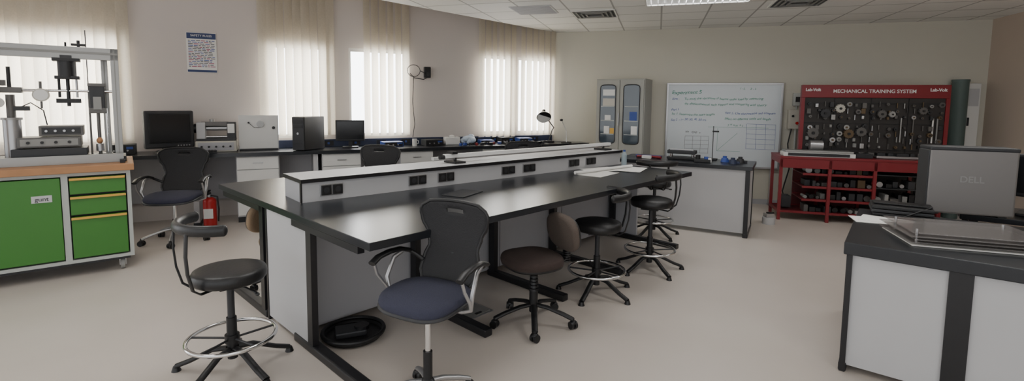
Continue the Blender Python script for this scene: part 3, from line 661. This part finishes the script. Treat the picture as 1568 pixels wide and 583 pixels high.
for (x,z,r,m) in((.46,1.22,.07,DRK),(.78,1.57,.055,CREAM),(1.28,1.5,.05,DRK),(1.40,1.5,.035,ALU),(1.05,1.25,.06,DRK),(.90,1.22,.06,DRK2),(.60,1.5,.06,PLA2),(1.75,1.55,.045,DRK)):
    b.cyl((x,.35,z),(x,.29,z),r,m,n=24); b.cyl((x,.29,z),(x,.27,z),r*.3,PLA)
    for a in range(12):
        an=a*math.pi/6; b.box((x+r*math.cos(an),.32,z+r*math.sin(an)),(.014,.04,.014),m,ry=-an)
for x,m in((1.52,ALU),(1.66,DRK),(1.88,WHT),(1.93,CERT)): b.cyl((x,.33,1.12),(x,.33,1.45),.009,m)
for k in range(12):
    x=.45+k*.12; b.box((x,.30,.925+.02),(random.uniform(.05,.1),.10,.05),random.choice([PLA2,DRK,BLUE,PLA,CERT]),.006)
b.cyl((.42,.28,1.05),(.58,.28,1.05),.07,SIL,n=20); b.box((.5,.30,.94),(.2,.12,.06),PLA2,.005)
b.bx(.05,.92,.04,.28,.90,.955,WHT,.006); b.bx(.07,.90,.05,.27,.955,.985,ALU,.006); b.bx(.10,.85,.036,.04,.91,.95,PLA2)
b.box((1.05,.2,.93),(.2,.16,.06),PLA2,.005); b.box((1.45,.2,.92),(.5,.1,.03),SIL,.005); b.box((1.5,.2,.955),(.14,.1,.04),PLA2,.005)
def shelf_fill(xa,xb,zs):
    for z in zs:
        x=xa
        while x<xb:
            w=random.uniform(.04,.11); hh=random.uniform(.04,.12)
            if random.random()<.4: b.cyl((x+w/2,.12,z+w*.4),(x+w/2,.3,z+w*.4),w*.4,random.choice([DRK,PLA,CERT,SIL]),n=14)
            else: b.box((x+w/2,.2+random.uniform(-.05,.05),z+hh/2),(w*.9,.2,hh),random.choice([PLA2,DRK,PLA,PLA2,DRK2,CERT]),.006)
            x+=w+.01
shelf_fill(.34,1.1,(.127,.307,.487,.667)); shelf_fill(1.2,1.68,(.127,.315,.515))
b.box((.15,.3,.23),(.12,.2,.16),PLA2,.006)
rig=b.obj('mechanical_training_rig',(3.75,6.80,0),AF)
text('header','MECHANICAL TRAINING SYSTEM',.066,WHT,rig,(1.18,.338,1.81),bold=.001)
text('logo_left','Lab-Volt',.055,WHT,rig,(.44,.338,1.83),bold=.002); text('logo_right','Lab-Volt',.055,WHT,rig,(1.92,.338,1.83),bold=.002)
b=B(); b.cyl((0,0,0),(0,0,2.0),.095,PIPE,n=24); b.cyl((0,0,.9),(0,0,.95),.105,PIPE,n=24); b.cyl((0,0,1.97),(0,0,2.0),.102,PIPE,n=24); b.obj('vertical_drain_pipe',WF(5.93,.14))
b=B(); b.box((0,0,.5),(.26,.22,1.0),PLA2,.01); b.box((0,0,1.12),(.22,.2,.24),PIPE,.01); b.box((0,-.112,1.12),(.16,.004,.16),PLA); b.box((0,-.112,.5),(.2,.004,.8),PLA); b.obj('equipment_pedestal',WF(5.60,.25),AF)
b=B(); b.box((0,0,0),(.16,.05,1.0),WHT,.006); b.box((-.05,-.03,-.05),(.02,.03,.12),PLA,.004); b.box((0,-.027,.3),(.12,.004,.25),GRYL); b.obj('white_wall_panel',WF(6.14,.03,1.45),AF)
b=B(); b.cyl((0,0,0),(0,0,.12),.10,GRYL); b.box((0,0,.15),(.14,.12,.06),SIL,.01); b.box((.02,0,.19),(.12,.03,.02),PLA); b.obj('floor_pulley_weight',(3.5,6.55,0),0,.8) 
# ---------------------------------------------------------------- right bench
AR=math.atan2(-.62,.78); RB=(1.98,2.85,0)
b=B(); LR,DR,ZR=1.9,1.25,.80
b.bx(0,LR,0,DR,ZR-.075,ZR,BTOP,.006)
b.bx(.03,.475,.04,.06,.04,ZR-.075,GRYL); b.bx(.575,1.8,.04,.06,.04,ZR-.075,GRYL)
b.bx(.02,.05,.05,DR-.05,.04,ZR-.075,GRYL); b.bx(.015,.045,.02,.05,0,ZR-.075,BLK); b.bx(.475,.575,.025,.07,0,ZR-.075,BLK); b.bx(.475,.575,.03,DR-.05,0,.06,BLK,.005); b.bx(.01,.05,.03,DR-.05,0,.05,BLK,.005)
b.bx(.01,.02,.10,.22,ZR-.16,ZR-.14,SIL)
b.obj('side_laboratory_bench',RB,AR)
def OR(b,name,x,y,rz=0,z=ZR+.001):
    c,s=math.cos(AR),math.sin(AR); return b.obj(name,(RB[0]+x*c-y*s,RB[1]+x*s+y*c,z),AR+rz)
b=B(); b.box((0,0,.255),(.52,.19,.49),PCG,.012); b.box((0,0,.495),(.525,.195,.03),PLA2,.010); b.box((-.262,0,.25),(.012,.18,.46),PLA2,.004)
for sx in(-.2,.2): b.box((sx,0,.006),(.05,.16,.012),PLA)
pc=b.obj('desktop_computer_tower',(3.42,3.66,ZR+.001),math.atan2(-.35,.93))
text('logo','DELL',.065,CERT,pc,(.0,-.0955,.27),bold=.001)
b=B()
b.box((0,0,.004),(.64,.44,.006),PAPER,rz=.05)
for k in range(4): b.box((random.uniform(-.02,.02),random.uniform(-.02,.02),.020+k*.018),(.64,.46,.006),ACR,.001,rz=random.uniform(-.06,.06))
for sx in(-.27,.27):
    for sy in(-.17,.17): b.cyl((sx,sy,0),(sx,sy,.090),.007,SIL)
OR(b,'stacked_acrylic_sheets',.54,.47,.30)
b=B(); b.box((0,0,.0015),(.30,.21,.003),PAPER,rz=.3); b.box((.05,.04,.0045),(.30,.21,.003),PAPER,rz=-.1); OR(b,'paper_sheets',.13,.80)
b=B()
for k in range(3): b.box((random.uniform(-.01,.01),0,.014+k*.027),(.36,.25,.023),PLA2 if k%2 else PLA,.006)
b.box((0,0,.088),(.34,.12,.01),PLA,.003)
b.tube([(.15,-.1,.09),(.08,-.13,.06),(0,-.135,.012),(-.12,-.135,.012)],.006,PLA)
OR(b,'stacked_laptops',.26,1.12,.1)
b=B(); b.box((0,.02,.01),(.24,.2,.02),PLA,.006); b.box((0,.03,.12),(.05,.03,.2),PLA); b.box((0,0,.30),(.40,.045,.32),PLA,.01); b.box((0,-.024,.305),(.36,.004,.27),SCRN); b.obj('flat_computer_monitor',(3.90,3.56,ZR+.001),math.atan2(-.8,.6))
b=B(); b.bx(-.7,.7,-.3,.3,ZR-.04,ZR,BTOP,.004)
for sx in(-.62,.62):
    for sy in(-.24,.24): b.bx(sx-.025,sx+.025,sy-.025,sy+.025,0,ZR-.04,BLK)
b.obj('side_table',(4.14,3.46,0),math.atan2(-.62,.78))
# ---------------------------------------------------------------- light: overcast sky, brighter on the window side
w=D.worlds.new('World'); SC.world=w; w.use_nodes=True; nt=w.node_tree; bg=nt.nodes['Background']; bg.inputs[0].default_value=(.96,.98,1,1)
tc=nt.nodes.new('ShaderNodeTexCoord'); dp=nt.nodes.new('ShaderNodeVectorMath'); dp.operation='DOT_PRODUCT'; dp.inputs[1].default_value=(-.4254,.905,0)
mr=nt.nodes.new('ShaderNodeMapRange'); mr.inputs['From Min'].default_value=.35; mr.inputs['From Max'].default_value=.75; mr.inputs['To Min'].default_value=1.75; mr.inputs['To Max'].default_value=9.0
nt.links.new(tc.outputs['Generated'],dp.inputs[0]); nt.links.new(dp.outputs['Value'],mr.inputs['Value']); nt.links.new(mr.outputs['Result'],bg.inputs[1])
x,y,z=WL(4.2,-1.3,2.0)
d=Vector((.4254,-.905,-.1)); q=d.to_track_quat('-Z','Y'); area('daylight_outside_windows',(x,y,z),q.to_euler(),10.5,3.0,1900,(1,.99,.97))
# ---------------------------------------------------------------- camera
cam=D.cameras.new('camera'); co=D.objects.new('camera',cam); COL.objects.link(co)
M=Matrix.Rotation(rad(85),3,'X')@Matrix.Rotation(0.0115,3,'Z')
co.location=(0,0,1.6); co.rotation_euler=M.to_euler(); cam.sensor_width=36; cam.lens=36*750/1568; cam.shift_y=-.0439; cam.clip_end=100
SC.camera=co
